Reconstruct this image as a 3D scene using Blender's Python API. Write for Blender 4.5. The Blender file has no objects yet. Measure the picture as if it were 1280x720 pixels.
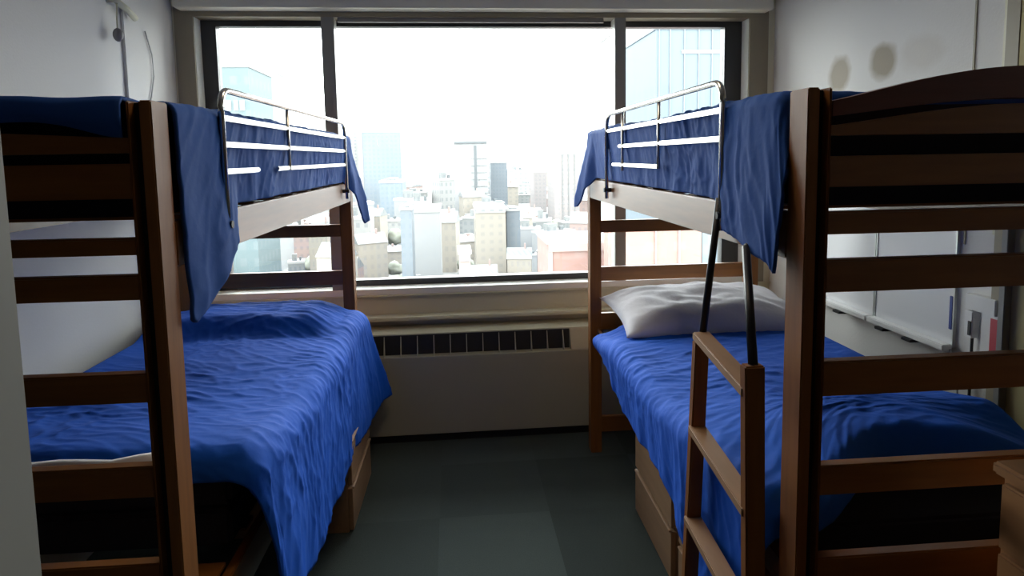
import bpy, bmesh, math, random
from mathutils import Vector, Matrix, noise
random.seed(7)
sc = bpy.context.scene
COL = sc.collection
PI = math.pi

# ------------------------------------------------------------------ camera
F, CY = 796.0, 273.3
PITCH, YAW, ROLL, H = .09665, .09155, .01701, 1.4884
cd = bpy.data.cameras.new('camera'); cam = bpy.data.objects.new('camera', cd); COL.objects.link(cam)
sc.camera = cam
cd.sensor_width = 36; cd.lens = F / 1280 * 36; cd.clip_end = 6000; cd.clip_start = .02
cd.shift_y = (CY - 360) / 1280
s_, c_ = math.sin(YAW), math.cos(YAW); sp, cp = math.sin(PITCH), math.cos(PITCH)
xh = Vector((c_, -s_, 0)); fw = Vector((s_ * cp, c_ * cp, -sp)); up = Vector((s_ * sp, c_ * sp, cp))
cr, sr = math.cos(ROLL), math.sin(ROLL)
RX = xh * cr - up * sr; UP = xh * sr + up * cr
cam.matrix_world = Matrix(((RX.x, UP.x, -fw.x, 0), (RX.y, UP.y, -fw.y, 0), (RX.z, UP.z, -fw.z, H), (0, 0, 0, 1)))

def at(u, v, D):            # point of the photograph at distance Y = D from the camera
    d = RX * ((u - 640) / F) + UP * (-(v - CY) / F) + fw
    t = D / d.y
    return Vector((d.x * t, D, H + d.z * t))

def onx(u, v, X0):          # point of the photograph on the side wall X = X0
    d = RX * ((u - 640) / F) + UP * (-(v - CY) / F) + fw
    t = X0 / d.x
    return Vector((X0, d.y * t, H + d.z * t))

# ------------------------------------------------------------------ materials
M = {}
def mat(name, col, rough=.6, metal=0, noise_amt=0, noise_scale=8, bump=0, bump_scale=60, coat=0, sheen=0, spec=.5, stretch=(1, 1, 1)):
    m = bpy.data.materials.new(name); m.use_nodes = True
    nt = m.node_tree; b = nt.nodes['Principled BSDF']
    b.inputs['Roughness'].default_value = rough; b.inputs['Metallic'].default_value = metal
    b.inputs['Specular IOR Level'].default_value = spec
    if coat: b.inputs['Coat Weight'].default_value = coat; b.inputs['Coat Roughness'].default_value = .18
    if sheen: b.inputs['Sheen Weight'].default_value = sheen
    tc = nt.nodes.new('ShaderNodeTexCoord'); mp = nt.nodes.new('ShaderNodeMapping')
    mp.inputs['Scale'].default_value = stretch
    nt.links.new(tc.outputs['Object'], mp.inputs[0])
    n = nt.nodes.new('ShaderNodeTexNoise'); n.inputs['Scale'].default_value = noise_scale; n.inputs['Detail'].default_value = 5
    nt.links.new(mp.outputs[0], n.inputs[0])
    r = nt.nodes.new('ShaderNodeMix'); r.data_type = 'RGBA'
    a = noise_amt
    r.inputs[6].default_value = (*[c * (1 - a) for c in col], 1); r.inputs[7].default_value = (*[min(1, c * (1 + a)) for c in col], 1)
    nt.links.new(n.outputs[0], r.inputs[0]); nt.links.new(r.outputs[2], b.inputs['Base Color'])
    if bump:
        n2 = nt.nodes.new('ShaderNodeTexNoise'); n2.inputs['Scale'].default_value = bump_scale; n2.inputs['Detail'].default_value = 3
        nt.links.new(mp.outputs[0], n2.inputs[0])
        bp = nt.nodes.new('ShaderNodeBump'); bp.inputs['Strength'].default_value = bump; bp.inputs['Distance'].default_value = .01
        nt.links.new(n2.outputs[0], bp.inputs['Height']); nt.links.new(bp.outputs[0], b.inputs['Normal'])
    M[name] = m
    return m

mat('wood_x', (.255, .095, .021), .34, noise_amt=.35, noise_scale=5, stretch=(1, 12, 12), coat=.1)     # grain along x
mat('wood_y', (.255, .095, .021), .34, noise_amt=.35, noise_scale=5, stretch=(12, 1, 12), coat=.5)      # grain along y
mat('wood_z', (.255, .095, .021), .5, noise_amt=.35, noise_scale=5, stretch=(12, 12, 1), spec=.35)      # grain along z
mat('wood_red', (.13, .026, .013), .45, noise_amt=.3, noise_scale=5, stretch=(1, 12, 12), coat=.2)
mat('wood_chest', (.33, .19, .10), .45, noise_amt=.25, noise_scale=4, stretch=(10, 1, 10), coat=.1)
mat('wood_dresser', (.36, .17, .07), .4, noise_amt=.25, noise_scale=4, stretch=(10, 1, 10), coat=.2)
mat('groove', (.012, .009, .008), .9)
mat('chrome', (.62, .60, .57), .24, metal=1)
mat('black_iron', (.012, .012, .014), .45, spec=.4)
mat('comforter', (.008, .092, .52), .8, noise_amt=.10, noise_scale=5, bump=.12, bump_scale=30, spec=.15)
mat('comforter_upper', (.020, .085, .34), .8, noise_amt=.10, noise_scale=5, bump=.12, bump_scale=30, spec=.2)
mat('mattress', (.012, .014, .03), .9)  # near-black colour carries the shade at the bunk ends
mat('sheet', (.78, .77, .78), .8, bump=.2, bump_scale=40)
mat('pillowcase', (.66, .64, .67), .85, noise_amt=.05, bump=.35, bump_scale=14)
mat('heater', (.47, .45, .33), .45, noise_amt=.04)
mat('heater_dark', (.03, .03, .03), .6)
mat('sill', (.64, .62, .47), .45)
mat('mullion_grey', (.26, .255, .23), .4)
mat('white_paint', (.88, .90, .85), .35)
mat('frame_dark', (.035, .036, .036), .35)
mat('casing', (.27, .235, .165), .5)
mat('alu', (.62, .66, .64), .3, metal=.6)
mat('blindbox', (.72, .69, .58), .6)
mat('white_board', (.72, .73, .75), .25, coat=.2)
mat('white_plastic', (.75, .75, .74), .4)
mat('grey_plastic', (.20, .20, .20), .5)
mat('panel_pale', (.30, .30, .27), .6)
mat('red_print', (.42, .03, .05), .5)
mat('blue_print', (.03, .06, .28), .5)
mat('ceiling_white', (.75, .72, .66), .9)
mat('olive_wall', (.48, .42, .22), .8)
mat('cable_grey', (.38, .38, .38), .6)
mat('cable_black', (.03, .03, .03), .6)

def wall_mat(name, col, blotches=()):
    m = mat(name, col, .75, noise_amt=.03, noise_scale=2, bump=.08, bump_scale=120)
    nt = m.node_tree; b = nt.nodes['Principled BSDF']
    src = b.inputs['Base Color'].links[0].from_socket
    tc = nt.nodes.new('ShaderNodeTexCoord')
    nz = nt.nodes.new('ShaderNodeTexNoise'); nz.inputs['Scale'].default_value = 9
    nt.links.new(tc.outputs['Object'], nz.inputs[0])
    for (c, r, tint, k) in blotches:                    # tan patches with a ragged edge
        d = nt.nodes.new('ShaderNodeVectorMath'); d.operation = 'SUBTRACT'; d.inputs[1].default_value = c
        nt.links.new(tc.outputs['Object'], d.inputs[0])
        sq = nt.nodes.new('ShaderNodeVectorMath'); sq.operation = 'DIVIDE'; sq.inputs[1].default_value = (1, r[0], r[1])
        nt.links.new(d.outputs[0], sq.inputs[0])
        ln = nt.nodes.new('ShaderNodeVectorMath'); ln.operation = 'LENGTH'; nt.links.new(sq.outputs[0], ln.inputs[0])
        ad = nt.nodes.new('ShaderNodeMath'); ad.operation = 'ADD'; nt.links.new(ln.outputs['Value'], ad.inputs[0])
        ml = nt.nodes.new('ShaderNodeMath'); ml.operation = 'MULTIPLY'; ml.inputs[1].default_value = .8; nt.links.new(nz.outputs[0], ml.inputs[0])
        nt.links.new(ml.outputs[0], ad.inputs[1])
        mr = nt.nodes.new('ShaderNodeMapRange'); mr.inputs[1].default_value = 1.1; mr.inputs[2].default_value = 1.6; mr.inputs[3].default_value = k; mr.inputs[4].default_value = 0
        nt.links.new(ad.outputs[0], mr.inputs[0])
        mx = nt.nodes.new('ShaderNodeMix'); mx.data_type = 'RGBA'; mx.inputs[7].default_value = (*tint, 1)
        nt.links.new(mr.outputs[0], mx.inputs[0]); nt.links.new(src, mx.inputs[6]); src = mx.outputs[2]
    nt.links.new(src, b.inputs['Base Color'])
    return m

def carpet_mat():
    m = mat('carpet', (.062, .077, .070), .95, noise_amt=.25, noise_scale=220, bump=.5, bump_scale=300, spec=.1)
    nt = m.node_tree; b = nt.nodes['Principled BSDF']
    src = b.inputs['Base Color'].links[0].from_socket
    tc = nt.nodes.new('ShaderNodeTexCoord')
    sn = nt.nodes.new('ShaderNodeVectorMath'); sn.operation = 'SNAP'; sn.inputs[1].default_value = (.46, .46, 10)
    of = nt.nodes.new('ShaderNodeVectorMath'); of.operation = 'ADD'; of.inputs[1].default_value = (.09, .23, 0)
    nt.links.new(tc.outputs['Object'], of.inputs[0]); nt.links.new(of.outputs[0], sn.inputs[0])
    wn = nt.nodes.new('ShaderNodeTexWhiteNoise'); nt.links.new(sn.outputs[0], wn.inputs[0])
    mr = nt.nodes.new('ShaderNodeMapRange'); mr.inputs[3].default_value = .72; mr.inputs[4].default_value = 1.25
    nt.links.new(wn.outputs['Value'], mr.inputs[0])
    mx = nt.nodes.new('ShaderNodeVectorMath'); mx.operation = 'SCALE'
    nt.links.new(src, mx.inputs[0]); nt.links.new(mr.outputs[0], mx.inputs['Scale'])
    nt.links.new(mx.outputs[0], b.inputs['Base Color'])

def glass_mat():
    m = bpy.data.materials.new('window_glass'); m.use_nodes = True; nt = m.node_tree; nt.nodes.clear()
    o = nt.nodes.new('ShaderNodeOutputMaterial'); t = nt.nodes.new('ShaderNodeBsdfTransparent'); g = nt.nodes.new('ShaderNodeBsdfGlossy')
    t.inputs[0].default_value = (.96, .98, .97, 1); g.inputs['Roughness'].default_value = .02
    fr = nt.nodes.new('ShaderNodeFresnel'); fr.inputs[0].default_value = 1.35
    mx = nt.nodes.new('ShaderNodeMixShader')
    nt.links.new(fr.outputs[0], mx.inputs[0]); nt.links.new(t.outputs[0], mx.inputs[1]); nt.links.new(g.outputs[0], mx.inputs[2]); nt.links.new(mx.outputs[0], o.inputs[0])
    M['glass'] = m

carpet_mat(); glass_mat()

# ------------------------------------------------------------------ mesh helpers
def link(o): COL.objects.link(o); return o
def box(bm, x0, x1, y0, y1, z0, z1):
    if x0 > x1: x0, x1 = x1, x0
    v = [bm.verts.new(p) for p in ((x0, y0, z0), (x1, y0, z0), (x1, y1, z0), (x0, y1, z0), (x0, y0, z1), (x1, y0, z1), (x1, y1, z1), (x0, y1, z1))]
    for f in ((3, 2, 1, 0), (4, 5, 6, 7), (0, 1, 5, 4), (1, 2, 6, 5), (2, 3, 7, 6), (3, 0, 4, 7)): bm.faces.new([v[i] for i in f])
def tube(bm, pts, r, n=10, close=True):
    pts = [Vector(p) for p in pts]; rings = []
    for i, p in enumerate(pts):
        t = (pts[min(i + 1, len(pts) - 1)] - pts[max(i - 1, 0)]).normalized()
        a = t.cross(Vector((0, 0, 1)));
        if a.length < .1: a = t.cross(Vector((1, 0, 0)))
        a.normalize(); b = t.cross(a).normalized()
        rings.append([bm.verts.new(p + (a * math.cos(2 * PI * k / n) + b * math.sin(2 * PI * k / n)) * r) for k in range(n)])
    for A, B in zip(rings, rings[1:]):
        for k in range(n): bm.faces.new((A[k], A[(k + 1) % n], B[(k + 1) % n], B[k]))
    bm.faces.new(rings[0][::-1]); bm.faces.new(rings[-1])
def prism_y(bm, prof, y0, y1):      # (x,z) outline extruded along y
    A = [bm.verts.new((x, y0, z)) for x, z in prof]; B = [bm.verts.new((x, y1, z)) for x, z in prof]
    n = len(prof)
    bm.faces.new(A); bm.faces.new(B[::-1])
    for i in range(n): bm.faces.new((A[i], B[i], B[(i + 1) % n], A[(i + 1) % n]))
def prism_x(bm, prof, x0, x1):      # (y,z) outline extruded along x
    A = [bm.verts.new((x0, y, z)) for y, z in prof]; B = [bm.verts.new((x1, y, z)) for y, z in prof]
    n = len(prof)
    bm.faces.new(A); bm.faces.new(B[::-1])
    for i in range(n): bm.faces.new((A[i], B[i], B[(i + 1) % n], A[(i + 1) % n]))
def obj(name, bm, m, parent=None, smooth=False, bevel=0):
    bmesh.ops.recalc_face_normals(bm, faces=bm.faces)
    if bevel:
        bmesh.ops.bevel(bm, geom=[e for e in bm.edges if len(e.link_faces) == 2 and e.calc_face_angle(0) > .5], offset=bevel, segments=2, affect='EDGES', clamp_overlap=True)
    me = bpy.data.meshes.new(name); bm.to_mesh(me); bm.free()
    if smooth:
        for p in me.polygons: p.use_smooth = True
    me.materials.append(M[m] if isinstance(m, str) else m)
    o = link(bpy.data.objects.new(name, me))
    if parent: o.parent = parent
    return o
def B(*boxes):
    bm = bmesh.new()
    for b in boxes: box(bm, *b)
    return bm
def tag(o, label, cat, group=None, kind=None):
    o['label'] = label; o['category'] = cat
    if group: o['group'] = group
    if kind: o['kind'] = kind
    return o
def thing(name, label, cat, loc=(0, 0, 0), rz=0, group=None):
    o = link(bpy.data.objects.new(name, None)); o.location = loc; o.rotation_euler = (0, 0, rz); o.empty_display_size = .1
    return tag(o, label, cat, group)
def struct(name, bm, m, parent=None, **k):
    o = obj(name, bm, m, parent, **k)
    if not parent: o['kind'] = 'structure'
    return o

# ------------------------------------------------------------------ room shell
DW, CL, CR, ZC, YB = 3.5, -1.415, 1.818, 2.55, -3.6
WX0, WX1, WZ0, WZ1 = -1.405, 1.78, .745, 2.30          # window opening in the far wall
st1 = at(1049, 92, 2.6); st1 = (CR, 2.68, 1.80)
wall_mat('wall_paint', (.70, .69, .67))
wall_mat('wall_paint_right', (.70, .69, .67), blotches=[(onx(1049, 92, CR), (.085, .085), (.33, .28, .20), .85), (onx(1104, 76, CR), (.085, .075), (.33, .28, .20), .9), (onx(1150, 66, CR), (.12, .07), (.55, .51, .45), .4)])
struct('floor', B((CL - .1, CR + .1, YB - .1, DW + .2, -.1, 0)), 'carpet')
struct('ceiling', B((CL - .1, CR + .1, YB - .1, DW + .25, ZC, ZC + .1)), 'ceiling_white')
struct('wall_left', B((CL - .1, CL, YB, DW + .2, 0, ZC)), 'wall_paint')
struct('wall_right', B((CR, CR + .1, YB, DW + .2, 0, ZC)), 'wall_paint_right')
struct('wall_rear', B((CL, CR, YB - .1, YB, 0, ZC)), 'wood_x')
struct('wall_window', B((CL, WX0, DW, DW + .18, 0, ZC), (WX1, CR, DW, DW + .18, 0, ZC), (WX0, WX1, DW, DW + .18, 0, WZ0), (WX0, WX1, DW, DW + .18, WZ1, ZC)), 'sill')
# blind box under the ceiling
struct('trim_1', B((CL + .045, CR - .06, DW - .10, DW - .001, 2.262, ZC)), 'blindbox', bevel=.004)
# window with three lights
win = link(bpy.data.objects.new('window_1', None)); win['kind'] = 'structure'; win.location = (0, DW, 0)
def W(name, m, *boxes, bevel=0): return obj(name, B(*boxes), m, win, bevel=bevel)
W('casing', 'casing', (WX0, -1.312, -.004, .012, WZ0, WZ1), (1.672, WX1, -.004, .012, WZ0, WZ1), (-1.312, 1.672, -.004, .012, 2.235, WZ1))
W('reveal', 'white_paint', (WX0, -1.3125, .0125, .10, WZ0, WZ1), (1.6725, WX1, .0125, .10, WZ0, WZ1))
W('reveal_head', 'casing', (-1.312, 1.672, .0125, .10, 2.237, WZ1))
W('reveal_sill', 'white_paint', (-1.312, 1.672, -.004, .10, WZ0, .778))
W('frame', 'frame_dark', (-1.34, -1.236, .101, .16, .75, 2.29), (1.572, 1.70, .101, .16, .75, 2.29), (-1.236, 1.572, .101, .16, 2.206, 2.29), (-1.236, 1.572, .101, .16, .75, .812))
W('head_channel', 'mullion_grey', (-.585, .845, .0125, .03, 2.212, 2.2365))
for x0, x1 in ((-.668, -.602), (.905, .965)):
    mu = W('mullion', 'mullion_grey', (x0, x1, -.002, .012, .7785, 2.236))
    obj('mullion_body', B((x0 + .003, x1 - .003, .0125, .1005, .7785, 2.236)), 'white_paint', mu)
for x0, x1 in ((-1.236, -.67), (-.60, .89), (.985, 1.572)):
    W('pane', 'glass', (x0, x1, .12, .124, .812, 2.206))
# sill ledge and wall panel under the window
struct('trim_2', B((CL, CR, DW - .09, DW, .615, .636)), 'sill', bevel=.004)
struct('trim_3', B((CL, CR, DW - .02, DW - .0045, .735, .744)), 'sill', bevel=.003)
# right-hand wall: door casing and a board joint
struct('trim_4', B((CR - .022, CR, 1.90, 1.955, 0, ZC)), 'casing', bevel=.003)
struct('trim_5', B((CR - .012, CR, 1.957, 1.972, 1.2, ZC)), 'sill')
struct('trim_6', B((CR - .004, CR, 2.095, 2.103, 1.15, ZC)), 'casing')
struct('trim_7', B((CR - .02, CR, 1.0, 1.90, 0, ZC)), 'olive_wall')
# left wall: narrow vertical batten
struct('trim_8', B((CL, CL + .012, 2.97, 3.01, 0, 2.16)), 'wall_paint', bevel=.003)

# ------------------------------------------------------------------ convector heater under the window
ht = thing('convector_heater', 'long beige metal heater cabinet with dark grille under the window', 'heater', (0, 3.24, 0))
hb = bmesh.new()
prism_x(hb, [(0, .05), (0, .466), (.25, .466), (.25, .05)], CL + .02, CR - .02)
prism_x(hb, [(.055, .466), (.055, .575), (.25, .575), (.25, .466)], CL + .02, CR - .02)
prism_x(hb, [(.001, .466), (.05, .575), (.055, .575), (.055, .466)], .60, CR - .02)
prism_x(hb, [(.001, .466), (.05, .575), (.055, .575), (.055, .466)], CL + .02, -.60)
obj('cabinet', hb, 'heater', ht, bevel=.004)
obj('toe_kick', B((CL + .05, CR - .05, .03, .24, 0, .05)), 'heater_dark', ht)
gb = bmesh.new(); prism_x(gb, [(.05, .467), (.05, .57), (.0545, .57), (.0545, .467)], -.598, .598)
obj('grille_backing', gb, 'heater_dark', ht)
for k in range(14):
    gb = bmesh.new(); x = -.55 + k * .0855
    prism_x(gb, [(.004, .467), (.048, .565), (.05, .565), (.05, .467)], x, x + .004)
    obj('grille_bar', gb, 'heater', ht)

# ------------------------------------------------------------------ bunk beds
ZTOP = 1.602
def bunk(side, label, loc, rz, W_, zs, arch):
    s = 1 if side == 'R' else -1
    t = thing('bunk_bed', label, 'bed', loc, rz, None)
    X = lambda a0, a1, *r: (s * a0, s * a1, *r)
    # near posts: grooved; far posts: plain
    for inner in (True, False):
        q = (lambda a: a) if inner else (lambda a: W_ - a)
        bm = B(X(q(0), q(.022), 0, .065, 0, ZTOP), X(q(.0225), q(.040), .03, .065, 0, ZTOP), X(q(.0405), q(.045), .0, .065, 0, ZTOP))
        p = obj('post', bm, 'wood_z', t, bevel=.0025)
        obj('groove', B(X(q(.0225), q(.040), .022, .0299, .01, ZTOP - .003)), 'groove', p)
        obj('post', B(X(q(0), q(.055), 1.935, 2.0, 0, ZTOP)), 'wood_z', t, bevel=.004)
    for (z0, z1) in zs:
        obj('end_board', B(X(.046, W_ - .046, .008, .034, z0, z1)), 'wood_x', t, bevel=.003)
    for (z0, z1) in ((1.172 - .06, 1.172), (.872, .942), (.62, .71), (.10, .18), (1.30, 1.375), (1.42, 1.48)):
        obj('end_board', B(X(.0555, W_ - .0555, 1.952, 1.978, z0, z1)), 'wood_x', t, bevel=.003)
    # head panel at the near end
    n = 24
    prof = []
    for i in range(n + 1):
        u = i / n; a = .046 + u * (W_ - .092); prof.append((s * a, 1.535 + .036 * math.sin(PI * u) ** 1.3 * (1 if arch else .4)))
    prof += [(s * (W_ - .046), 1.517 if arch else 1.507), (s * .046, 1.517 if arch else 1.507)]
    bm = bmesh.new(); prism_y(bm, prof, .008, .034); obj('head_panel', bm, 'wood_x', t)
    if arch:
        up_, lo_ = [], []
        for i in range(n + 1):
            u = i / n; a = .046 + u * (W_ - .092); sn = math.sin(PI * u)
            up_.append((s * a, 1.578 + .060 * sn ** 1.1)); lo_.append((s * a, 1.551 + .030 * sn ** 1.1))
        bm = bmesh.new(); prism_y(bm, up_ + lo_[::-1], .0, .034); obj('arched_rail', bm, 'wood_red', t)
    # side rails
    for q0, q1 in ((0, .024), (W_ - .024, W_)):
        obj('side_rail', B(X(q0, q1, .0655, 1.9345, 1.285, 1.375)), 'wood_y', t, bevel=.003)
        e = .032 * (1 if q0 == 0 else -1) if arch else 0
        obj('side_rail', B(X(q0 + e, q1 + e, .0655, 1.9345, *((.575, .64) if arch else (.43, .53)))), 'wood_y', t, bevel=.003)
    for z in (1.368, .535):
        bm = bmesh.new()
        for k in range(9): box(bm, *X(.0245, W_ - .0245, .20 + k * .2, .26 + k * .2, z, z + .008))
        obj('mattress_deck', bm, 'wood_x', t)
    return t, s

RZR, RZL = -.0138, -.0218
LR, LL = (.6309, 1.0892, 0), (-.5411, 1.2233, 0)
WR, WL = .85, .84
bedR, sR = bunk('R', 'brown wooden bunk bed on the right with an arched headboard and a ladder', LR, RZR, WR,
                [(1.424, 1.480), (1.337, 1.379), (1.229, 1.290), (1.031, 1.098), (.836, .895), (.62, .71)], True)
bedL, sL = bunk('L', 'dark wooden bunk bed against the left wall with straight end boards', LL, RZL, WL,
                [(1.423, 1.488), (1.318, 1.350), (1.233, 1.280), (1.034, 1.091), (.845, .908), (.62, .71)], False)

def arc(p0, p1, p2, n=8):
    p0, p1, p2 = map(Vector, (p0, p1, p2))
    return [p0.lerp(p1, i / n).lerp(p1.lerp(p2, i / n), i / n) for i in range(n + 1)]
def guard(parent, s, a0, a1, mids, bars, zf0, zf1):
    x = -.018 * s
    bm = bmesh.new()
    pts = [(x, a0, zf0)] + arc((x, a0, 1.60), (x, a0, 1.652), (x, a0 + .05, 1.652)) + [(x, (a0 + a1) / 2, 1.652)] + arc((x, a1 - .07, 1.652), (x, a1, 1.650), (x, a1, 1.58)) + [(x, a1, zf1)]
    tube(bm, pts, .0075, 12)
    g = obj('guard_rail', bm, 'chrome', parent, smooth=True)
    for m, zb in mids:
        bm = bmesh.new(); tube(bm, [(x + .0 * s, m, 1.652), (x, m, zb)], .0055, 8); obj('upright', bm, 'chrome', g, smooth=True)
    for b0, b1, z in bars:
        obj('bar', B((x - .004, x + .004, b0, b1, z - .0065, z + .0065)), 'chrome', g, bevel=.003)
    for y in (a0, a1):
        bm = bmesh.new(); tube(bm, [(x - .012 * s, y, 1.345), (x + .018 * s, y, 1.345)], .009, 10); obj('bolt', bm, 'black_iron', g)
    return g
guard(bedR, 1, .33, 1.50, [(.805, 1.445), (1.24, 1.43)], [(.33, 1.49, 1.587), (.33, 1.30, 1.522), (.80, 1.40, 1.452)], 1.31, 1.31)
guard(bedL, -1, .285, 1.755, [(.825, 1.46)], [(.285, 1.755, 1.588), (.285, 1.755, 1.528), (.285, .53, 1.466), (.70, 1.755, 1.466)], 1.31, 1.31)

# ------------------------------------------------------------------ bedding
def interp(tab, x):
    if x <= tab[0][0]: return tab[0][1]
    for (a, b), (c, d) in zip(tab, tab[1:]):
        if x <= c:
            t = (x - a) / (c - a); t = t * t * (3 - 2 * t) * .5 + t * .5
            return b + (d - b) * t
    return tab[-1][1]
def sstep(a, b, x):
    t = max(0, min(1, (x - a) / (b - a))); return t * t * (3 - 2 * t)
def folds(p, q, seed, amp):
    v = Vector((p, q, seed))
    w = noise.noise(v * 2.2) * .45
    def ridge(x): return (1 - min(1, abs(x) * 2.4)) ** 2
    mod = .45 + .9 * max(0, .5 + noise.noise(Vector((p * 2.1, q * 2.1, seed + 20))))
    r1 = ridge(noise.noise(Vector((p * 3.5 + w * 3 + q * 2, q * 9 + w * 4 - p * 2.5, seed))))
    r2 = ridge(noise.noise(Vector((p * 8 + w * 5, q * 19 - p * 7 + w * 6, seed + 5))))
    r4 = ridge(noise.noise(Vector((p * 16 - q * 6 + w * 6, q * 30 + w * 8, seed + 7))))
    r3 = noise.noise(Vector((p * 3, q * 3, seed + 9)))
    return amp * (.50 * r1 * mod + .42 * r2 * mod + .22 * r4 * mod + .9 * r3)

def comforter(name, label, loc, rz, s, W_, top, b0, b1, hem, out, He, m, r=.035, na=110, nb=230, nh=54, ne=20, amp=.008, seed=1., flap=None, inset=.015, farflare=0, skew=None, parent=None, group=None):
    """top(a,b) height; hem: table of hem height over b; out: table of side overhang a over b; He: drop over the near end"""
    cols = []      # parameter across: negative = hanging on the aisle side
    us = [-(1 - i / nh) for i in range(nh)] + [i / na for i in range(na + 1)]
    vs = ([-(1 - i / ne) for i in range(ne)] if He else []) + [i / nb for i in range(nb + 1)]
    grid = []
    for v in vs:
        row = []
        bb = b0 + max(0, v) * (b1 - b0)
        zh = interp(hem, bb); oa = interp(out, bb)
        for u in us:
            aa = inset + max(0, u) * (W_ - .012 - inset)
            zt = top(aa, bb)
            sk = skew(aa) * (1 - sstep(b0, b0 + .7, bb)) if skew else 0
            da = -u if u < 0 else 0; db = -v if v < 0 else 0
            Hs = zt - zh + r * .57
            La, Lb = da * Hs, db * He
            d = math.hypot(La, Lb)
            x, y, z = aa, bb, zt
            nx, ny, nz = 0, 0, 1
            if d > 0:
                ca, cb = La / d, Lb / d
                if d < r * PI / 2:
                    th = d / r; o = r * math.sin(th); dr = r * (1 - math.cos(th)); nx, ny, nz = -ca * math.sin(th), -cb * math.sin(th), math.cos(th)
                else:
                    o = r; dr = r + (d - r * PI / 2); nx, ny, nz = -ca, -cb, 0
                # the hem stands out by the amount in the table
                fl = sstep(0, 1, min(1, dr / max(.05, Hs)))
                o2a = o * ca + (inset - oa - r) * fl * ca
                o2b = o * cb + .03 * fl * cb + (.05 * ca * cb * 2) * fl
                x = aa - o2a; y = bb - o2b + fl * farflare * sstep(b1 - .16, b1, bb); z = zt - dr
            P, Q = (aa - La), (bb - Lb)
            k = folds(P, Q, seed, amp)
            if u < 0:     # vertical pleats where the cloth hangs
                k += amp * 1.3 * da * noise.noise(Vector((Q * 11, P * 2.5 + Q * 3, seed + 3)))
            edge = 1 if u < .97 else (1 - u) / .03
            x += nx * k; y += ny * k; z += nz * k * edge
            if d > 0 and z < .03: z = .03
            row.append(Vector((s * x, y + sk, z)))
        grid.append(row)
    bm = bmesh.new()
    V = [[bm.verts.new(p) for p in row] for row in grid]
    for i in range(len(V) - 1):
        for j in range(len(V[0]) - 1): bm.faces.new((V[i][j], V[i][j + 1], V[i + 1][j + 1], V[i + 1][j]))
    if flap:      # cloth thrown over the near end boards
        a0, a1, prof = flap
        n = 50; R = []
        for i in range(n + 1):
            a = a0 + (a1 - a0) * i / n; w = .006 * noise.noise(Vector((a * 9, 3, seed)))
            zd = prof(a)
            zt = top(a, b0)
            pts = [(b0 + .01, zt), (.04, zt + .004), (.0, zt + .006), (-.012, zt - .006), (-.014 + w, (zt + zd) / 2), (-.012 + w, zd)]
            R.append([bm.verts.new((s * a, y, z + (w if k > 0 else 0))) for k, (y, z) in enumerate(pts)])
        for A, Bq in zip(R, R[1:]):
            for k in range(len(A) - 1): bm.faces.new((A[k], A[k + 1], Bq[k + 1], Bq[k]))
    o = obj(name, bm, m, parent, smooth=True)
    sol = o.modifiers.new('thick', 'SOLIDIFY'); sol.thickness = .007; sol.offset = -1 if s > 0 else -1
    if not parent:
        o.location = loc; o.rotation_euler = (0, 0, rz); tag(o, label, 'comforter', group)
    return o

# mattresses
def mattress(label, loc, rz, s, W_, z0, z1, a, b, sheet, q=.027, block_y=.32):
    t = thing('mattress', label, 'mattress', loc, rz)
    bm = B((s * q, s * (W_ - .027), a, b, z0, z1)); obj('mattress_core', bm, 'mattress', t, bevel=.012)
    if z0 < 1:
        obj('shade_block', B((s * .03, s * (W_ - .03), block_y, b - .01, .545, .64)), 'mattress', t, bevel=.01)  # dark block added to give the black shade below the lower bunk
    if sheet:
        bm = B((s * (q + .001), s * (W_ - .028), a + .2, b + .003, z1 - sheet, z1 + .002)); obj('fitted_sheet', bm, 'sheet', t, bevel=.012)
    return t
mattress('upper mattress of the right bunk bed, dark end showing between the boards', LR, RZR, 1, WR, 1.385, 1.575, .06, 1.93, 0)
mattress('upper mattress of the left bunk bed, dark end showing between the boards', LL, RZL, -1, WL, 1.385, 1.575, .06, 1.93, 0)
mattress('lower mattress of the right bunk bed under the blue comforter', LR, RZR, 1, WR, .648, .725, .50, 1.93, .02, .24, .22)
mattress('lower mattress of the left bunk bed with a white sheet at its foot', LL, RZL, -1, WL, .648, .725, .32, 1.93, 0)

def topL(a, b):
    z = .742 + .055 * (1 - sstep(.32, .8, b))
    z += .074 * sstep(1.46, 1.62, b) * (1 - sstep(1.85, 1.96, b)) * (sstep(-.05, .16, a)) * (1 - sstep(.62, .82, a) * .5)
    return z
def topR(a, b):
    z = .742 + .055 * (1 - sstep(.32, .8, b))
    z -= .075 * (1 - sstep(0, .22, a)) * sstep(1.3, 1.8, b) + .012 * sstep(1.4, 1.66, b)
    z -= .10 * sstep(.6, .95, a) * (1 - sstep(.12, .45, b))
    return z
comforter('comforter', 'bright blue comforter spread over the left lower bunk, hanging to a point', LL, RZL, -1, WL, topL, .34, 1.925,
          [(.34, .36), (.5, .33), (.7, .29), (1.0, .30), (1.3, .31), (1.7, .28), (1.8, .30), (1.93, .31)],
          [(.34, -.11), (.7, -.09), (1.3, -.085), (1.7, -.10), (1.85, -.13), (1.93, -.17)], .10, 'comforter', r=.075, amp=.0085, seed=1.3)
comforter('comforter', 'bright blue comforter spread flat over the right lower bunk, behind the ladder', LR, RZR, 1, WR, topR, .13, 1.76,
          [(.1, .36), (.34, .42), (.7, .53), (.955, .52), (1.17, .53), (1.48, .60), (1.66, .59), (1.88, .58)],
          [(.34, -.05), (.7, -.035), (1.2, -.03), (1.48, -.02), (1.66, .005), (1.88, .03)], .11, 'comforter', skew=lambda a: .27 * sstep(.03, .45, a) - .12 * sstep(.5, .85, a), r=.06, amp=.0075, seed=8.1)
bm = bmesh.new()     # white sheet edge at the foot of the left lower bunk
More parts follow.
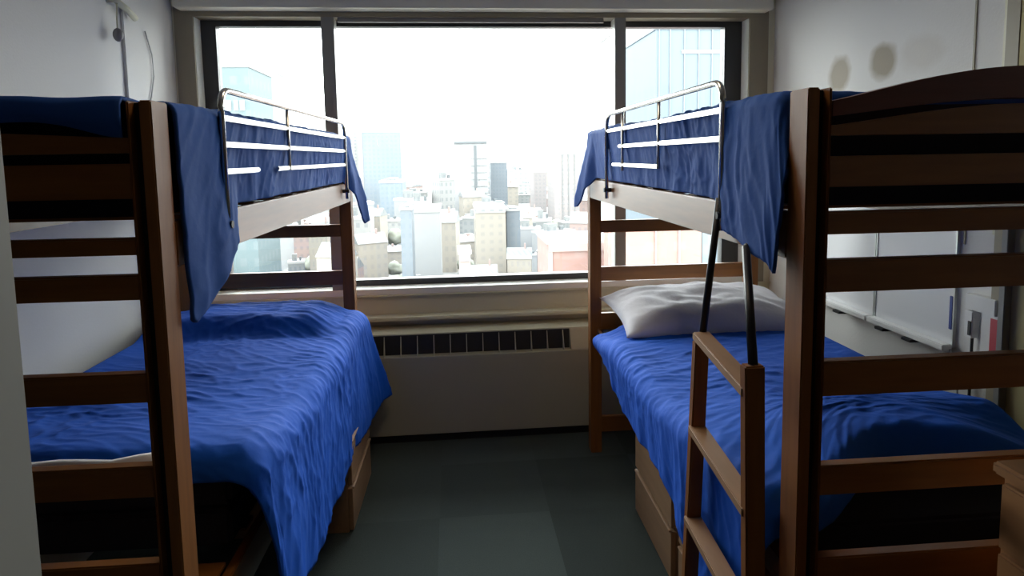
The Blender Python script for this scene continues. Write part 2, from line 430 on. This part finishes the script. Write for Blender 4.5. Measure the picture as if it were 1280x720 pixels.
zt = 1.604
def topU(a, b): return zt
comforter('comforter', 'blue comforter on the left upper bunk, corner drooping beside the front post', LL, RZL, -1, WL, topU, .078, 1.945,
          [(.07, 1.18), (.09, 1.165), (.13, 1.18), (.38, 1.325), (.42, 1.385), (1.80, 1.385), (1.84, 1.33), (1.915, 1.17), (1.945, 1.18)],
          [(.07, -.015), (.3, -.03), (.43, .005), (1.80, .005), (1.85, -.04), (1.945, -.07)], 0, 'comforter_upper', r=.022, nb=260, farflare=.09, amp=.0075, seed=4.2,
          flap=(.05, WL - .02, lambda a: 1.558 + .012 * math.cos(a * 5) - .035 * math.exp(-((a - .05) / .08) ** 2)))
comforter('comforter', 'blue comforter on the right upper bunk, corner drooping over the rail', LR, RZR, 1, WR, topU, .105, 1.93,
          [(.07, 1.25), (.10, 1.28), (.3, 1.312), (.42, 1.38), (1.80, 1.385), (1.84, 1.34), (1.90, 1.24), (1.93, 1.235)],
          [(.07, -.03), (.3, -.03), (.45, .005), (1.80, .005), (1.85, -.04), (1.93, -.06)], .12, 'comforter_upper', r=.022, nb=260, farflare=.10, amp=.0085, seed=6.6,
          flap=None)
# comforter of the right upper bunk pressed behind the headboard
def pillow(name, label, loc, rot, sx, sy, sz, m='pillowcase', seed=3):
    bm = bmesh.new(); n = 44; top, bot = [], []
    for i in range(n + 1):
        rt, rb = [], []
        for j in range(n + 1):
            u, v = i / n * 2 - 1, j / n * 2 - 1
            px, py = u * (1 - .07 * (1 - v * v) * abs(u) ** 4), v * (1 - .09 * (1 - u * u) * abs(v) ** 4)
            h = ((1 - abs(u) ** 3.2) * (1 - abs(v) ** 2.6)) ** .55
            w = .10 * noise.noise(Vector((u * 2.3, v * 2.3, seed))) + .05 * noise.noise(Vector((u * 6 + v * 3, v * 5, seed + 2)))
            zt_ = h * (1 + w * 1.8)
            rt.append(bm.verts.new((px * sx, py * sy, zt_ * sz)))
            rb.append(rt[-1] if i in (0, n) or j in (0, n) else bm.verts.new((px * sx, py * sy, -h * sz * .45)))
        top.append(rt); bot.append(rb)
    for i in range(n):
        for j in range(n):
            bm.faces.new((top[i][j], top[i + 1][j], top[i + 1][j + 1], top[i][j + 1]))
            q = [bot[i][j], bot[i][j + 1], bot[i + 1][j + 1], bot[i + 1][j]]
            bm.faces.new(q)
    o = obj(name, bm, m, None, smooth=True); o.location = loc; o.rotation_euler = rot
    return tag(o, label, 'pillow')
pillow('pillow', 'plump white pillow on the right lower bunk beneath the window', (LR[0] + .465 + .02, LR[1] + 1.66, .768), (.10, 0, -.0138), .42, .265, .112)
# white sheet rolled out at the foot of the left lower bunk
bm = bmesh.new()
tube(bm, [(-.16 - k * .06, .285 + .006 * math.sin(k * 1.7), .778 + .004 * math.sin(k * 2.3) + (.012 if k < 1 else 0)) for k in range(11)], .022, 10)
o = obj('bed_sheet', bm, 'sheet', None, smooth=True); o.location = LL; o.rotation_euler = (0, 0, RZL)
tag(o, 'rumpled edge of a white sheet at the foot of the left lower bunk', 'sheet')

# ------------------------------------------------------------------ ladder on the right bunk
lad = thing('bunk_ladder', 'wooden ladder with black iron hooks leaning on the right bunk bed', 'ladder', (.54, 1.24, 0))
def P(x, y, z): return (x - .54, y - 1.24, z)
def prism_seg(p0, p1, wx, wy):
    bm = bmesh.new(); v = []
    for p in (p0, p1):
        for dx, dy in ((-1, -1), (1, -1), (1, 1), (-1, 1)): v.append(bm.verts.new((p[0] + dx * wx, p[1] + dy * wy, p[2])))
    for f in ((3, 2, 1, 0), (4, 5, 6, 7), (0, 1, 5, 4), (1, 2, 6, 5), (2, 3, 7, 6), (3, 0, 4, 7)): bm.faces.new([v[i] for i in f])
    return bm
LB, RB = P(.535, 1.42, 0), P(.548, 1.06, 0)
LT, RT = P(.573, 1.42, 1.05), P(.523, 1.06, 1.113)
obj('upright', prism_seg(LB, LT, .017, .012), 'wood_z', lad, bevel=.003)
obj('upright', prism_seg(RB, RT, .0185, .012), 'wood_z', lad, bevel=.003)
for zl, zr in ((1.035, 1.09), (.80, .872), (.565, .655), (.33, .42), (.10, .18)):
    k = zl / 1.05; l = Vector(LB).lerp(Vector(LT), k); k = zr / 1.113; r_ = Vector(RB).lerp(Vector(RT), k)
    zl = zr = (zl * .5 + zr * .5)
    bm = bmesh.new(); v = []
    hw = .034
    for (c, z) in ((r_, zr), (l, zl)):
        y = c.y + (.0 if c is l else 0)
        for dx, dz in ((-hw * .6, -.009), (hw * .6, -.009), (hw * .6, .009), (-hw * .6, .009)): v.append(bm.verts.new((c.x + dx, y, z + dz)))
    for f in ((3, 2, 1, 0), (4, 5, 6, 7), (0, 1, 5, 4), (1, 2, 6, 5), (2, 3, 7, 6), (3, 0, 4, 7)): bm.faces.new([v[i] for i in f])
    obj('rung', bm, 'wood_chest', lad, bevel=.002)
for T, yy in ((LT, 1.42), (RT, 1.06)):
    xr = .6309 + (yy - 1.0892) * .0138 if yy > 1.1 else .62
    top = P(xr - .018, yy + (.01 if yy > 1.1 else .02), 1.385)
    bm = bmesh.new()
    pts = [(T[0] + .0, T[1], T[2] - .12), (T[0] + .002, T[1], T[2]), top, (top[0] + .034, top[1], top[2] + .004)] if yy > 1.1 else [(T[0], T[1], T[2] - .12), (T[0] + .001, T[1], T[2]), P(.598, 1.25, 1.295), P(.64, 1.26, 1.30)]
    for p, q in zip(pts, pts[1:]):
        tube(bm, [p, q], .0085, 8)
    obj('hook', bm, 'black_iron', lad, smooth=True)

# ------------------------------------------------------------------ under-bed drawer chests
def chest(label, loc, rz, s, w, h, depth):
    t = thing('drawer_chest', label, 'drawers', loc, rz, None)
    obj('body', B((s * .019, s * depth, 0, w, 0, h)), 'wood_chest', t, bevel=.003)
    hs = (h - .02) / 2
    for k in range(2):
        z0 = .008 + k * (hs + .006)
        d = obj('drawer', B((0, s * .018, .004, w - .004, z0, z0 + hs - .008)), 'wood_chest', t, bevel=.002)
        obj('pull_lip', B((-s * .006, s * .004, .01, w - .01, z0 + hs - .012, z0 + hs - .004)), 'wood_chest', d, bevel=.002)
    return t
chest('two-drawer wooden chest under the right lower bunk, farther back', (.722, 2.03, 0), RZR, 1, .465, .385, .55)
chest('two-drawer wooden chest under the right lower bunk, nearer the ladder', (.715, 1.50, 0), RZR, 1, .465, .385, .55)
chest('two-drawer wooden chest under the left lower bunk, its front sticking out', (-.430, 2.47, 0), RZL, -1, .47, .385, .55)

# ------------------------------------------------------------------ dresser at the right edge
ds = thing('dresser', 'light brown wooden dresser at the right edge in front of the bunk bed', 'dresser', (.943, .40, 0))
obj('body', B((.012, .50, 0, .592, 0, .915)), 'wood_dresser', ds, bevel=.004)
obj('top', B((-.006, .52, -.01, .60, .917, .940)), 'wood_dresser', ds, bevel=.006)
for z0, z1 in ((.788, .908), (.54, .780), (.29, .532), (.05, .282)):
    d = obj('drawer', B((-.004, .0115, .012, .580, z0, z1)), 'wood_dresser', ds, bevel=.004)
    bm = bmesh.new(); tube(bm, [(-.03, .26, (z0 + z1) / 2), (-.004, .26, (z0 + z1) / 2)], .012, 12); obj('knob', bm, 'wood_dresser', d, smooth=True)

# ------------------------------------------------------------------ pale upright at the left edge
wd = thing('wardrobe', 'pale grey upright panel of a wardrobe at the left edge', 'wardrobe', (-1.38, .60, 0))
obj('side_panel', B((.742, .787, 0, .31, 0, 2.1)), 'panel_pale', wd, bevel=.003)
obj('dark_back', B((0, .741, .20, .215, .0, 2.1)), 'groove', wd)
obj('side_panel', B((-.02, -.001, 0, .30, 0, 2.1)), 'panel_pale', wd, bevel=.003)

# ------------------------------------------------------------------ things on the right wall
def onwall(name, label, cat, y0, y1, z0, z1, d, m, bevel=.002):
    o = obj(name, B((-d, 0, 0, y1 - y0, 0, z1 - z0)), m, None, bevel=bevel); o.location = (CR - .0005, y0, z0)
    return tag(o, label, cat)
def whiteboard(label, y0, y1):
    t = thing('whiteboard', label, 'whiteboard', (CR, y0, .765)); w = y1 - y0
    obj('panel', B((-.010, -.0005, .006, w - .006, 0, .80)), 'white_board', t)
    obj('tray', B((-.05, -.011, 0, w, -.012, .012)), 'white_plastic', t, bevel=.004)
    obj('edge_strip', B((-.013, -.0005, 0, .0055, 0, .80)), 'alu', t)
    obj('edge_strip', B((-.013, -.0005, w - .0055, w, 0, .80)), 'alu', t)
    obj('top_strip', B((-.013, -.0005, 0, w, .801, .812)), 'alu', t)
    for f in (.35, .72):
        obj('clip', B((-.06, -.012, w * f, w * f + .05, -.024, -.013)), 'black_iron', t)
    return t
whiteboard('white wall board with tray, the nearer of the two behind the right bunk', 2.118, 2.555)
whiteboard('white wall board with tray, the farther of the two behind the right bunk', 2.56, 3.05)
o = onwall('wall_sticker', 'narrow blue vertical strip on the near edge of the whiteboard', 'sticker', 2.124, 2.140, .83, .955, .004, 'blue_print'); o.location.x = CR - .0102
onwall('raceway_box', 'white surface raceway box on the wall above the posted notice', 'box', 1.925, 2.05, .93, .985, .03, 'white_plastic')
sw = onwall('wall_bracket', 'small white bracket with a dark slot under the raceway box', 'bracket', 2.015, 2.050, .83, .925, .03, 'white_plastic')
obj('slot', B((-.034, -.0305, .004, .014, .01, .06)), 'cable_black', sw)
nt_ = thing('wall_notice', 'white notice with a red rectangle posted right of the whiteboard', 'notice', (CR, 1.900, .765))
obj('sheet', B((-.023, -.0005, 0, .085, 0, .165)), 'white_plastic', nt_)
obj('red_print', B((-.026, -.0235, .012, .045, .035, .155)), 'red_print', nt_)
def cable(name, label, pts, r, m):
    bm = bmesh.new(); tube(bm, pts, r, 8); o = obj(name, bm, m, None, smooth=True)
    return tag(o, label, 'cable')
cable('cable', 'dark vertical cable between the whiteboard and the red notice', [(CR - .012, 2.032, .93), (CR - .012, 2.032, .80), (CR - .012, 2.03, .0)], .005, 'cable_black')
cable('cable', 'grey cable dropping behind the mattress of the right lower bunk', [(CR - .02, 2.12, .76), (CR - .02, 2.08, .66), (CR - .02, 2.07, .55), (CR - .02, 2.06, .0)], .004, 'cable_grey')
onwall('wall_conduit', 'dark vertical conduit on the wall beside the red notice', 'conduit', 1.875, 1.899, .0, 1.45, .045, 'grey_plastic')

# ------------------------------------------------------------------ things on the left wall
y0 = 2.93
br = thing('cord_hook', 'small beige wall hook with a dark ended pull cord, high on left wall', 'hook', (CL, 2.9, 2.12))
bm = bmesh.new(); tube(bm, [(.0, -.03, .05), (.03, -.03, .05), (.035, .06, .03), (.035, .13, .005)], .014, 8); obj('hook_arm', bm, 'sill', br, smooth=True)
bm = bmesh.new(); tube(bm, [(.035, -.02, .04), (.035, -.03, -.02), (.035, -.03, -.08)], .0035, 6); obj('cord', bm, 'sill', br, smooth=True)
bm = bmesh.new(); bmesh.ops.create_uvsphere(bm, u_segments=14, v_segments=10, radius=.02, matrix=Matrix.Translation((.035, -.03, -.095)) @ Matrix.Diagonal((1, 1, 1.4, 1))); obj('cord_end', bm, 'grey_plastic', br, smooth=True)
pts = [(CL + .006, 3.18, 2.10), (CL + .006, 3.235, 2.0), (CL + .006, 3.24, 1.90), (CL + .006, 3.20, 1.80), (CL + .006, 3.12, 1.68), (CL + .006, 3.08, 1.60)]
cable('cable', 'thin curved grey cable hanging on the left wall near the window', pts, .003, 'cable_grey')

# ------------------------------------------------------------------ the city outside
GZ = -55.0
def city_mat(name, col, wcol=None, sx=3.2, sz=3.0, frac=.5, rough=.7):
    m = bpy.data.materials.new(name); m.use_nodes = True; nt = m.node_tree; b = nt.nodes['Principled BSDF']
    b.inputs['Roughness'].default_value = rough; b.inputs['Specular IOR Level'].default_value = .2
    tc = nt.nodes.new('ShaderNodeTexCoord'); n = nt.nodes.new('ShaderNodeTexNoise'); n.inputs['Scale'].default_value = .08
    nt.links.new(tc.outputs['Object'], n.inputs[0])
    mx = nt.nodes.new('ShaderNodeMix'); mx.data_type = 'RGBA'
    mx.inputs[6].default_value = (*[c * .93 for c in col], 1); mx.inputs[7].default_value = (*[min(1, c * 1.06) for c in col], 1)
    nt.links.new(n.outputs[0], mx.inputs[0]); src = mx.outputs[2]
    if wcol:
        sep = nt.nodes.new('ShaderNodeSeparateXYZ'); nt.links.new(tc.outputs['Object'], sep.inputs[0])
        ad = nt.nodes.new('ShaderNodeMath'); ad.operation = 'ADD'; nt.links.new(sep.outputs[0], ad.inputs[0]); nt.links.new(sep.outputs[1], ad.inputs[1])
        prev = None
        for sock, per in ((ad.outputs[0], sx), (sep.outputs[2], sz)):
            dv = nt.nodes.new('ShaderNodeMath'); dv.operation = 'DIVIDE'; dv.inputs[1].default_value = per; nt.links.new(sock, dv.inputs[0])
            fr = nt.nodes.new('ShaderNodeMath'); fr.operation = 'FRACT'; nt.links.new(dv.outputs[0], fr.inputs[0])
            lt = nt.nodes.new('ShaderNodeMath'); lt.operation = 'LESS_THAN'; lt.inputs[1].default_value = frac; nt.links.new(fr.outputs[0], lt.inputs[0])
            if prev is None: prev = lt.outputs[0]
            else:
                mu = nt.nodes.new('ShaderNodeMath'); mu.operation = 'MULTIPLY'; nt.links.new(prev, mu.inputs[0]); nt.links.new(lt.outputs[0], mu.inputs[1]); prev = mu.outputs[0]
        m2 = nt.nodes.new('ShaderNodeMix'); m2.data_type = 'RGBA'; m2.inputs[7].default_value = (*wcol, 1)
        nt.links.new(prev, m2.inputs[0]); nt.links.new(src, m2.inputs[6]); src = m2.outputs[2]
    nt.links.new(src, b.inputs['Base Color'])
    M[name] = m
K = .172  # pale, close tones paint the distant haze into the city colours
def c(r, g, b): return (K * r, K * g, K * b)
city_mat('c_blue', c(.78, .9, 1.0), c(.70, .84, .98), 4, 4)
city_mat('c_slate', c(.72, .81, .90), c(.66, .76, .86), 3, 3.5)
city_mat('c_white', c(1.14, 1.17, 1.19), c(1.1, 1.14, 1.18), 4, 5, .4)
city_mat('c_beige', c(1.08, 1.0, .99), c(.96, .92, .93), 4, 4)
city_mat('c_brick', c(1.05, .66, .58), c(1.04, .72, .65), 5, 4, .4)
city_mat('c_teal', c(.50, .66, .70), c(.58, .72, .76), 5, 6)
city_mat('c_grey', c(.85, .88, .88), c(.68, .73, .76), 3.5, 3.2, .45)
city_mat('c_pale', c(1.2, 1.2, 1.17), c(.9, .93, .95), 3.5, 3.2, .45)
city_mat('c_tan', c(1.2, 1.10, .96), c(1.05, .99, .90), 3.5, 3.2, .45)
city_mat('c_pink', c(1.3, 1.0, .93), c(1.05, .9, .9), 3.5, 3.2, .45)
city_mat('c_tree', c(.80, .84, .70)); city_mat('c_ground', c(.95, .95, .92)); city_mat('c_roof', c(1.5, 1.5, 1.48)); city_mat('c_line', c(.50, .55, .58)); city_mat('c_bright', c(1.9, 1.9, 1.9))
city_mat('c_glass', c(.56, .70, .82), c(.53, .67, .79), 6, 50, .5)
o = obj('ground', B((-1500, 1500, 30, 3000, GZ - 1, GZ)), 'c_ground'); o['kind'] = 'structure'

BUSY = []
def free(x, y, r):
    return all((x - a) ** 2 + (y - b) ** 2 > (r + q) ** 2 for a, b, q in BUSY)
def tower(name, label, u0, u1, v, D, depth, m, parts=(), roof='c_roof', rz=0, group=None, cat='building'):
    a, b = at(u0, v, D), at(u1, v, D)
    w = b.x - a.x; h = a.z - GZ
    t = thing(name, label, cat, ((a.x + b.x) / 2, D + depth / 2, GZ), rz, group)
    for k in range(9): BUSY.append((a.x + w * k / 8, D + depth / 2, depth * .62))
    obj('wall', B((-w / 2, w / 2, -depth / 2, depth / 2, 0, h)), m, t)
    obj('roof', B((-w / 2 - .3, w / 2 + .3, -depth / 2 - .3, depth / 2 + .3, h, h + .012 * D * .3)), roof, t)
    for (nm, f0, f1, g0, g1, dd, mm) in parts:     # fractions of width and height, stand-out
        obj(nm, B((-w / 2 + f0 * w, -w / 2 + f1 * w, -depth / 2 - dd, -depth / 2 + (.0 if g1 <= 1 else depth * .8), g0 * h, g1 * h)), mm, t)
    return t
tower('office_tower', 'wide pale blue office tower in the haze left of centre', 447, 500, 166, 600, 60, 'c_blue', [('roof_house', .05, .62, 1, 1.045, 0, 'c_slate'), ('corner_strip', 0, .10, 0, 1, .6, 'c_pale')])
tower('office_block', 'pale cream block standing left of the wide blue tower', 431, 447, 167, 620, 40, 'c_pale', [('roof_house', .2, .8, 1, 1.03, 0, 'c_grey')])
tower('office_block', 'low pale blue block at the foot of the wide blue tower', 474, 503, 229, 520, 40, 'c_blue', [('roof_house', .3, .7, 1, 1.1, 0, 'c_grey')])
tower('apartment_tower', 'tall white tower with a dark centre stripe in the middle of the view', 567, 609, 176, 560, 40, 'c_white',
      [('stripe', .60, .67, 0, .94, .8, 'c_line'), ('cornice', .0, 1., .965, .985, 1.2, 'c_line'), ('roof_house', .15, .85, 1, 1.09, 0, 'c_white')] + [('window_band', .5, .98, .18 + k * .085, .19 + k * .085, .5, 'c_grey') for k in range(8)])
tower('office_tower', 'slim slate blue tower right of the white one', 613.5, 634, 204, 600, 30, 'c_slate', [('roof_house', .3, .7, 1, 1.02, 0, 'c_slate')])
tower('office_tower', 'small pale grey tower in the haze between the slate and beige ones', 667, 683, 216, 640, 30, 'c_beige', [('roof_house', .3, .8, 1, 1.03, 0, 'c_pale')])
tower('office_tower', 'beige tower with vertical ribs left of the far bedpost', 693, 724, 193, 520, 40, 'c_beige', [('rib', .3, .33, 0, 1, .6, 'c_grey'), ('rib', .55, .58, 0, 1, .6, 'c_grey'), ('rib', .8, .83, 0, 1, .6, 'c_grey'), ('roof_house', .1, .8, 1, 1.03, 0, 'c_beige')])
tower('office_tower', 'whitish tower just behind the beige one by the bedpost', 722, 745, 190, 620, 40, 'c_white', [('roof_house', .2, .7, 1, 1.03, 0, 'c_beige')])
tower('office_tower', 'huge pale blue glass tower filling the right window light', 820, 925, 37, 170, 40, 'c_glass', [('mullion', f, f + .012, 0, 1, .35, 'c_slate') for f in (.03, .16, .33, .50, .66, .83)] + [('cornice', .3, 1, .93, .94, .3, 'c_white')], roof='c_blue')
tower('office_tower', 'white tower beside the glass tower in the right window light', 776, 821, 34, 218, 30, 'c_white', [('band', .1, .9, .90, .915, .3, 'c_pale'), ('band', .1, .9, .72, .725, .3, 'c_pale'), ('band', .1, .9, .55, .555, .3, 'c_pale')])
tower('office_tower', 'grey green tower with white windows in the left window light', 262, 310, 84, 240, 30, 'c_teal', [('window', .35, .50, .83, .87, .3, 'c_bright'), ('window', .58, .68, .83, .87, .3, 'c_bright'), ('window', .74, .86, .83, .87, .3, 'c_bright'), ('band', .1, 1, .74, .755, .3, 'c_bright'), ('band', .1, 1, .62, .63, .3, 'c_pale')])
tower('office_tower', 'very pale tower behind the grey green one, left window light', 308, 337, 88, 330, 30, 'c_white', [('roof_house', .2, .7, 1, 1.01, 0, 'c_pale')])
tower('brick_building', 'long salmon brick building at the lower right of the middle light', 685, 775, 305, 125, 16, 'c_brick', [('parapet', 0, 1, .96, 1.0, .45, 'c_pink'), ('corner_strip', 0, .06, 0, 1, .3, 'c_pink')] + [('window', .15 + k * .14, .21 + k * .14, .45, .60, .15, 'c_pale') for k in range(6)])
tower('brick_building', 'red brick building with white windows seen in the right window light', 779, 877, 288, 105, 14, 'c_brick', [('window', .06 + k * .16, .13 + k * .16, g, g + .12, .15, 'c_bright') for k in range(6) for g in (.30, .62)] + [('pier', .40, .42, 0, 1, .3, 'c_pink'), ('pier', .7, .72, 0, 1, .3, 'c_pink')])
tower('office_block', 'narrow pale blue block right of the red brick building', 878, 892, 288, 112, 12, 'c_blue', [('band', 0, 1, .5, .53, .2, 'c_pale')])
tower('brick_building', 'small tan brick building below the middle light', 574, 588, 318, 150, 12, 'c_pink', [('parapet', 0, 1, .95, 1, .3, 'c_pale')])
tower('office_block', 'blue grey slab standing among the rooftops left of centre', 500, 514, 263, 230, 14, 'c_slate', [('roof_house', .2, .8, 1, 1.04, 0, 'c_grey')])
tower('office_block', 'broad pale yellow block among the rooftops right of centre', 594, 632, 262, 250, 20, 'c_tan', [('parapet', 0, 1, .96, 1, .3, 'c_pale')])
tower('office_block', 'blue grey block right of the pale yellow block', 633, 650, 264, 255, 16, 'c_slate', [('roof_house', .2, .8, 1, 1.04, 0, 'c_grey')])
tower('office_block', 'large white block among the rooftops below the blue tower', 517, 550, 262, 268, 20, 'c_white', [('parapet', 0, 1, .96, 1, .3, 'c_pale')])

# low-rise rooftops: five kinds, each standing where it is seen
protos = []
for i, mm in enumerate(('c_grey', 'c_pale', 'c_tan', 'c_pink', 'c_white')):
    t = thing('rooftop_building', 'x', 'building', (0, -500 - i * 5, GZ))
    w, d, h = 12 + i * 1.5, 11 + (i % 2) * 4, 9 + (i % 3) * 3
    if i in (2, 3):      # pitched roof
        obj('wall', B((-w / 2, w / 2, -d / 2, d / 2, 0, h)), mm, t)
        bm = bmesh.new(); prism_x(bm, [(-d / 2 - .5, h), (0, h + 3.2), (d / 2 + .5, h)], -w / 2 - .4, w / 2 + .4); obj('roof', bm, 'c_grey', t)
        obj('chimney', B((w * .2, w * .2 + 1, -1, 0, h + 1, h + 4.5)), 'c_pink', t)
    else:
        obj('wall', B((-w / 2, w / 2, -d / 2, d / 2, 0, h)), mm, t)
        obj('roof', B((-w / 2 - .3, w / 2 + .3, -d / 2 - .3, d / 2 + .3, h, h + .8)), 'c_roof', t)
        obj('roof_house', B((-w * .25, w * .05, -2, 2, h + .8, h + 3.4)), 'c_grey', t)
        obj('vent', B((w * .2, w * .32, -1, .6, h + .8, h + 2.2)), 'c_line', t)
    protos.append(t)
def copy_tree(o, parent=None):
    q = o.copy(); COL.objects.link(q)
    if parent: q.parent = parent
    for ch in list(o.children): copy_tree(ch, q)
    return q
kinds = ['low grey flat-roofed building among the hazy rooftops outside the window', 'low cream flat-roofed building among the hazy rooftops outside the window',
         'low tan building with a pitched roof outside the window', 'low pinkish building with a pitched roof outside the window', 'low white flat-roofed building among the hazy rooftops outside the window']
rng = random.Random(21); used = [False] * 5; n = 0
rows = [185, 205, 226, 250, 276, 305, 338, 374, 414, 460, 515, 580, 660, 760, 900, 1080]
for D in rows:
    u = 250 + rng.random() * 20
    while u < 935:
        i = rng.randrange(5)
        p = at(u, 300, D * (1 + rng.uniform(-.06, .06)))
        sc_ = rng.uniform(.6, 1.05) * (.85 + max(0, D - 250) / 330)
        wpx = 15 * sc_ * F / D
        skip = (D < 215 and 660 < u < 900) or (D > 560 and rng.random() < .3) or rng.random() < .12
        R_ = 9.6 * sc_
        if not skip and free(p.x, p.y, R_):
            BUSY.append((p.x, p.y, R_))
            t = protos[i] if not used[i] else copy_tree(protos[i])
            used[i] = True
            t.location = (p.x, p.y, GZ); t.rotation_euler = (0, 0, rng.uniform(-.5, .5)); hh = rng.uniform(.55, 1.5) * min(1.9, .5 + D / 420)
            t.scale = (sc_, sc_, hh)
            t['label'] = kinds[i]; t['group'] = 'rooftops outside, kind %s' % ('grey', 'cream', 'tan', 'pink', 'white')[i]; n += 1
        u += wpx * rng.uniform(.35, .8)
# trees between the houses
bm = bmesh.new()
bmesh.ops.create_icosphere(bm, subdivisions=3, radius=4.2, matrix=Matrix.Translation((0, 0, 6.5)))
for v in bm.verts:
    d = noise.noise(v.co * .45) * 1.6 + noise.noise(v.co * 1.3) * .7
    v.co += (v.co - Vector((0, 0, 6.5))).normalized() * d
tree = thing('tree', 'x', 'tree', (0, -400, GZ))
obj('crown', bm, 'c_tree', tree, smooth=True)
bm = bmesh.new(); tube(bm, [(0, 0, 0), (.1, 0, 4)], .35, 8); obj('trunk', bm, 'c_line', tree)
first = True
for D in (190, 215, 240, 268, 300, 340, 390, 450):
    u = 255 + rng.random() * 60
    while u < 930:
        p = at(u, 300, D * rng.uniform(.96, 1.04))
        if not free(p.x, p.y, 5.5):
            u += 12; continue
        BUSY.append((p.x, p.y, 5.5))
        t = tree if first else copy_tree(tree); first = False
        t.location = (p.x, p.y, GZ); t.rotation_euler = (0, 0, rng.uniform(0, 6)); k = rng.uniform(.7, 1.2); t.scale = (k * 1.2, k * 1.2, k)
        t['label'] = 'pale green tree between the low buildings outside the window'; t['group'] = 'trees outside between the houses'
        u += rng.uniform(45, 130)

# ------------------------------------------------------------------ light
wd_ = bpy.data.worlds.new('sky'); sc.world = wd_; wd_.use_nodes = True
nt = wd_.node_tree; bg = nt.nodes['Background']
tc = nt.nodes.new('ShaderNodeTexCoord'); sep = nt.nodes.new('ShaderNodeSeparateXYZ'); nt.links.new(tc.outputs['Generated'], sep.inputs[0])
rp = nt.nodes.new('ShaderNodeValToRGB'); nt.links.new(sep.outputs[2], rp.inputs[0])
rp.color_ramp.elements[0].position = 0; rp.color_ramp.elements[0].color = (.98, 1, .98, 1)
rp.color_ramp.elements[1].position = .6; rp.color_ramp.elements[1].color = (.93, .97, 1, 1)
nt.links.new(rp.outputs[0], bg.inputs[0]); bg.inputs[1].default_value = 12.5
ld = bpy.data.lights.new('window_portal', 'AREA'); ld.shape = 'RECTANGLE'; ld.size = 3.1; ld.size_y = 1.5; ld.cycles.is_portal = True
lo = link(bpy.data.objects.new('window_portal', ld)); lo.location = (.18, DW + .16, 1.5); lo.rotation_euler = (-PI / 2, 0, 0)
cl = thing('ceiling_light', 'round white ceiling light above the aisle between the bunks', 'lamp', (.15, 1.7, ZC))
cl.name = 'ceiling_light'
bm = bmesh.new(); bmesh.ops.create_cone(bm, cap_ends=True, segments=32, radius1=.15, radius2=.18, depth=.05, matrix=Matrix.Translation((0, 0, -.026))); obj('housing', bm, 'white_plastic', cl)
pl = bpy.data.lights.new('lamp', 'AREA'); pl.shape = 'DISK'; pl.size = .5; pl.energy = 4.8; pl.color = (1, .80, .56)
po = link(bpy.data.objects.new('lamp', pl)); po.location = (.15, 1.7, ZC - .08)

sc.view_settings.view_transform = 'Standard'; sc.view_settings.look = 'None'; sc.view_settings.gamma = 1
sc.view_settings.use_curve_mapping = False; sc.view_settings.exposure = 0
sc.cycles.use_denoising = True; sc.cycles.max_bounces = 10; sc.cycles.diffuse_bounces = 6; sc.cycles.transparent_max_bounces = 12
sc.cycles.sample_clamp_indirect = 8
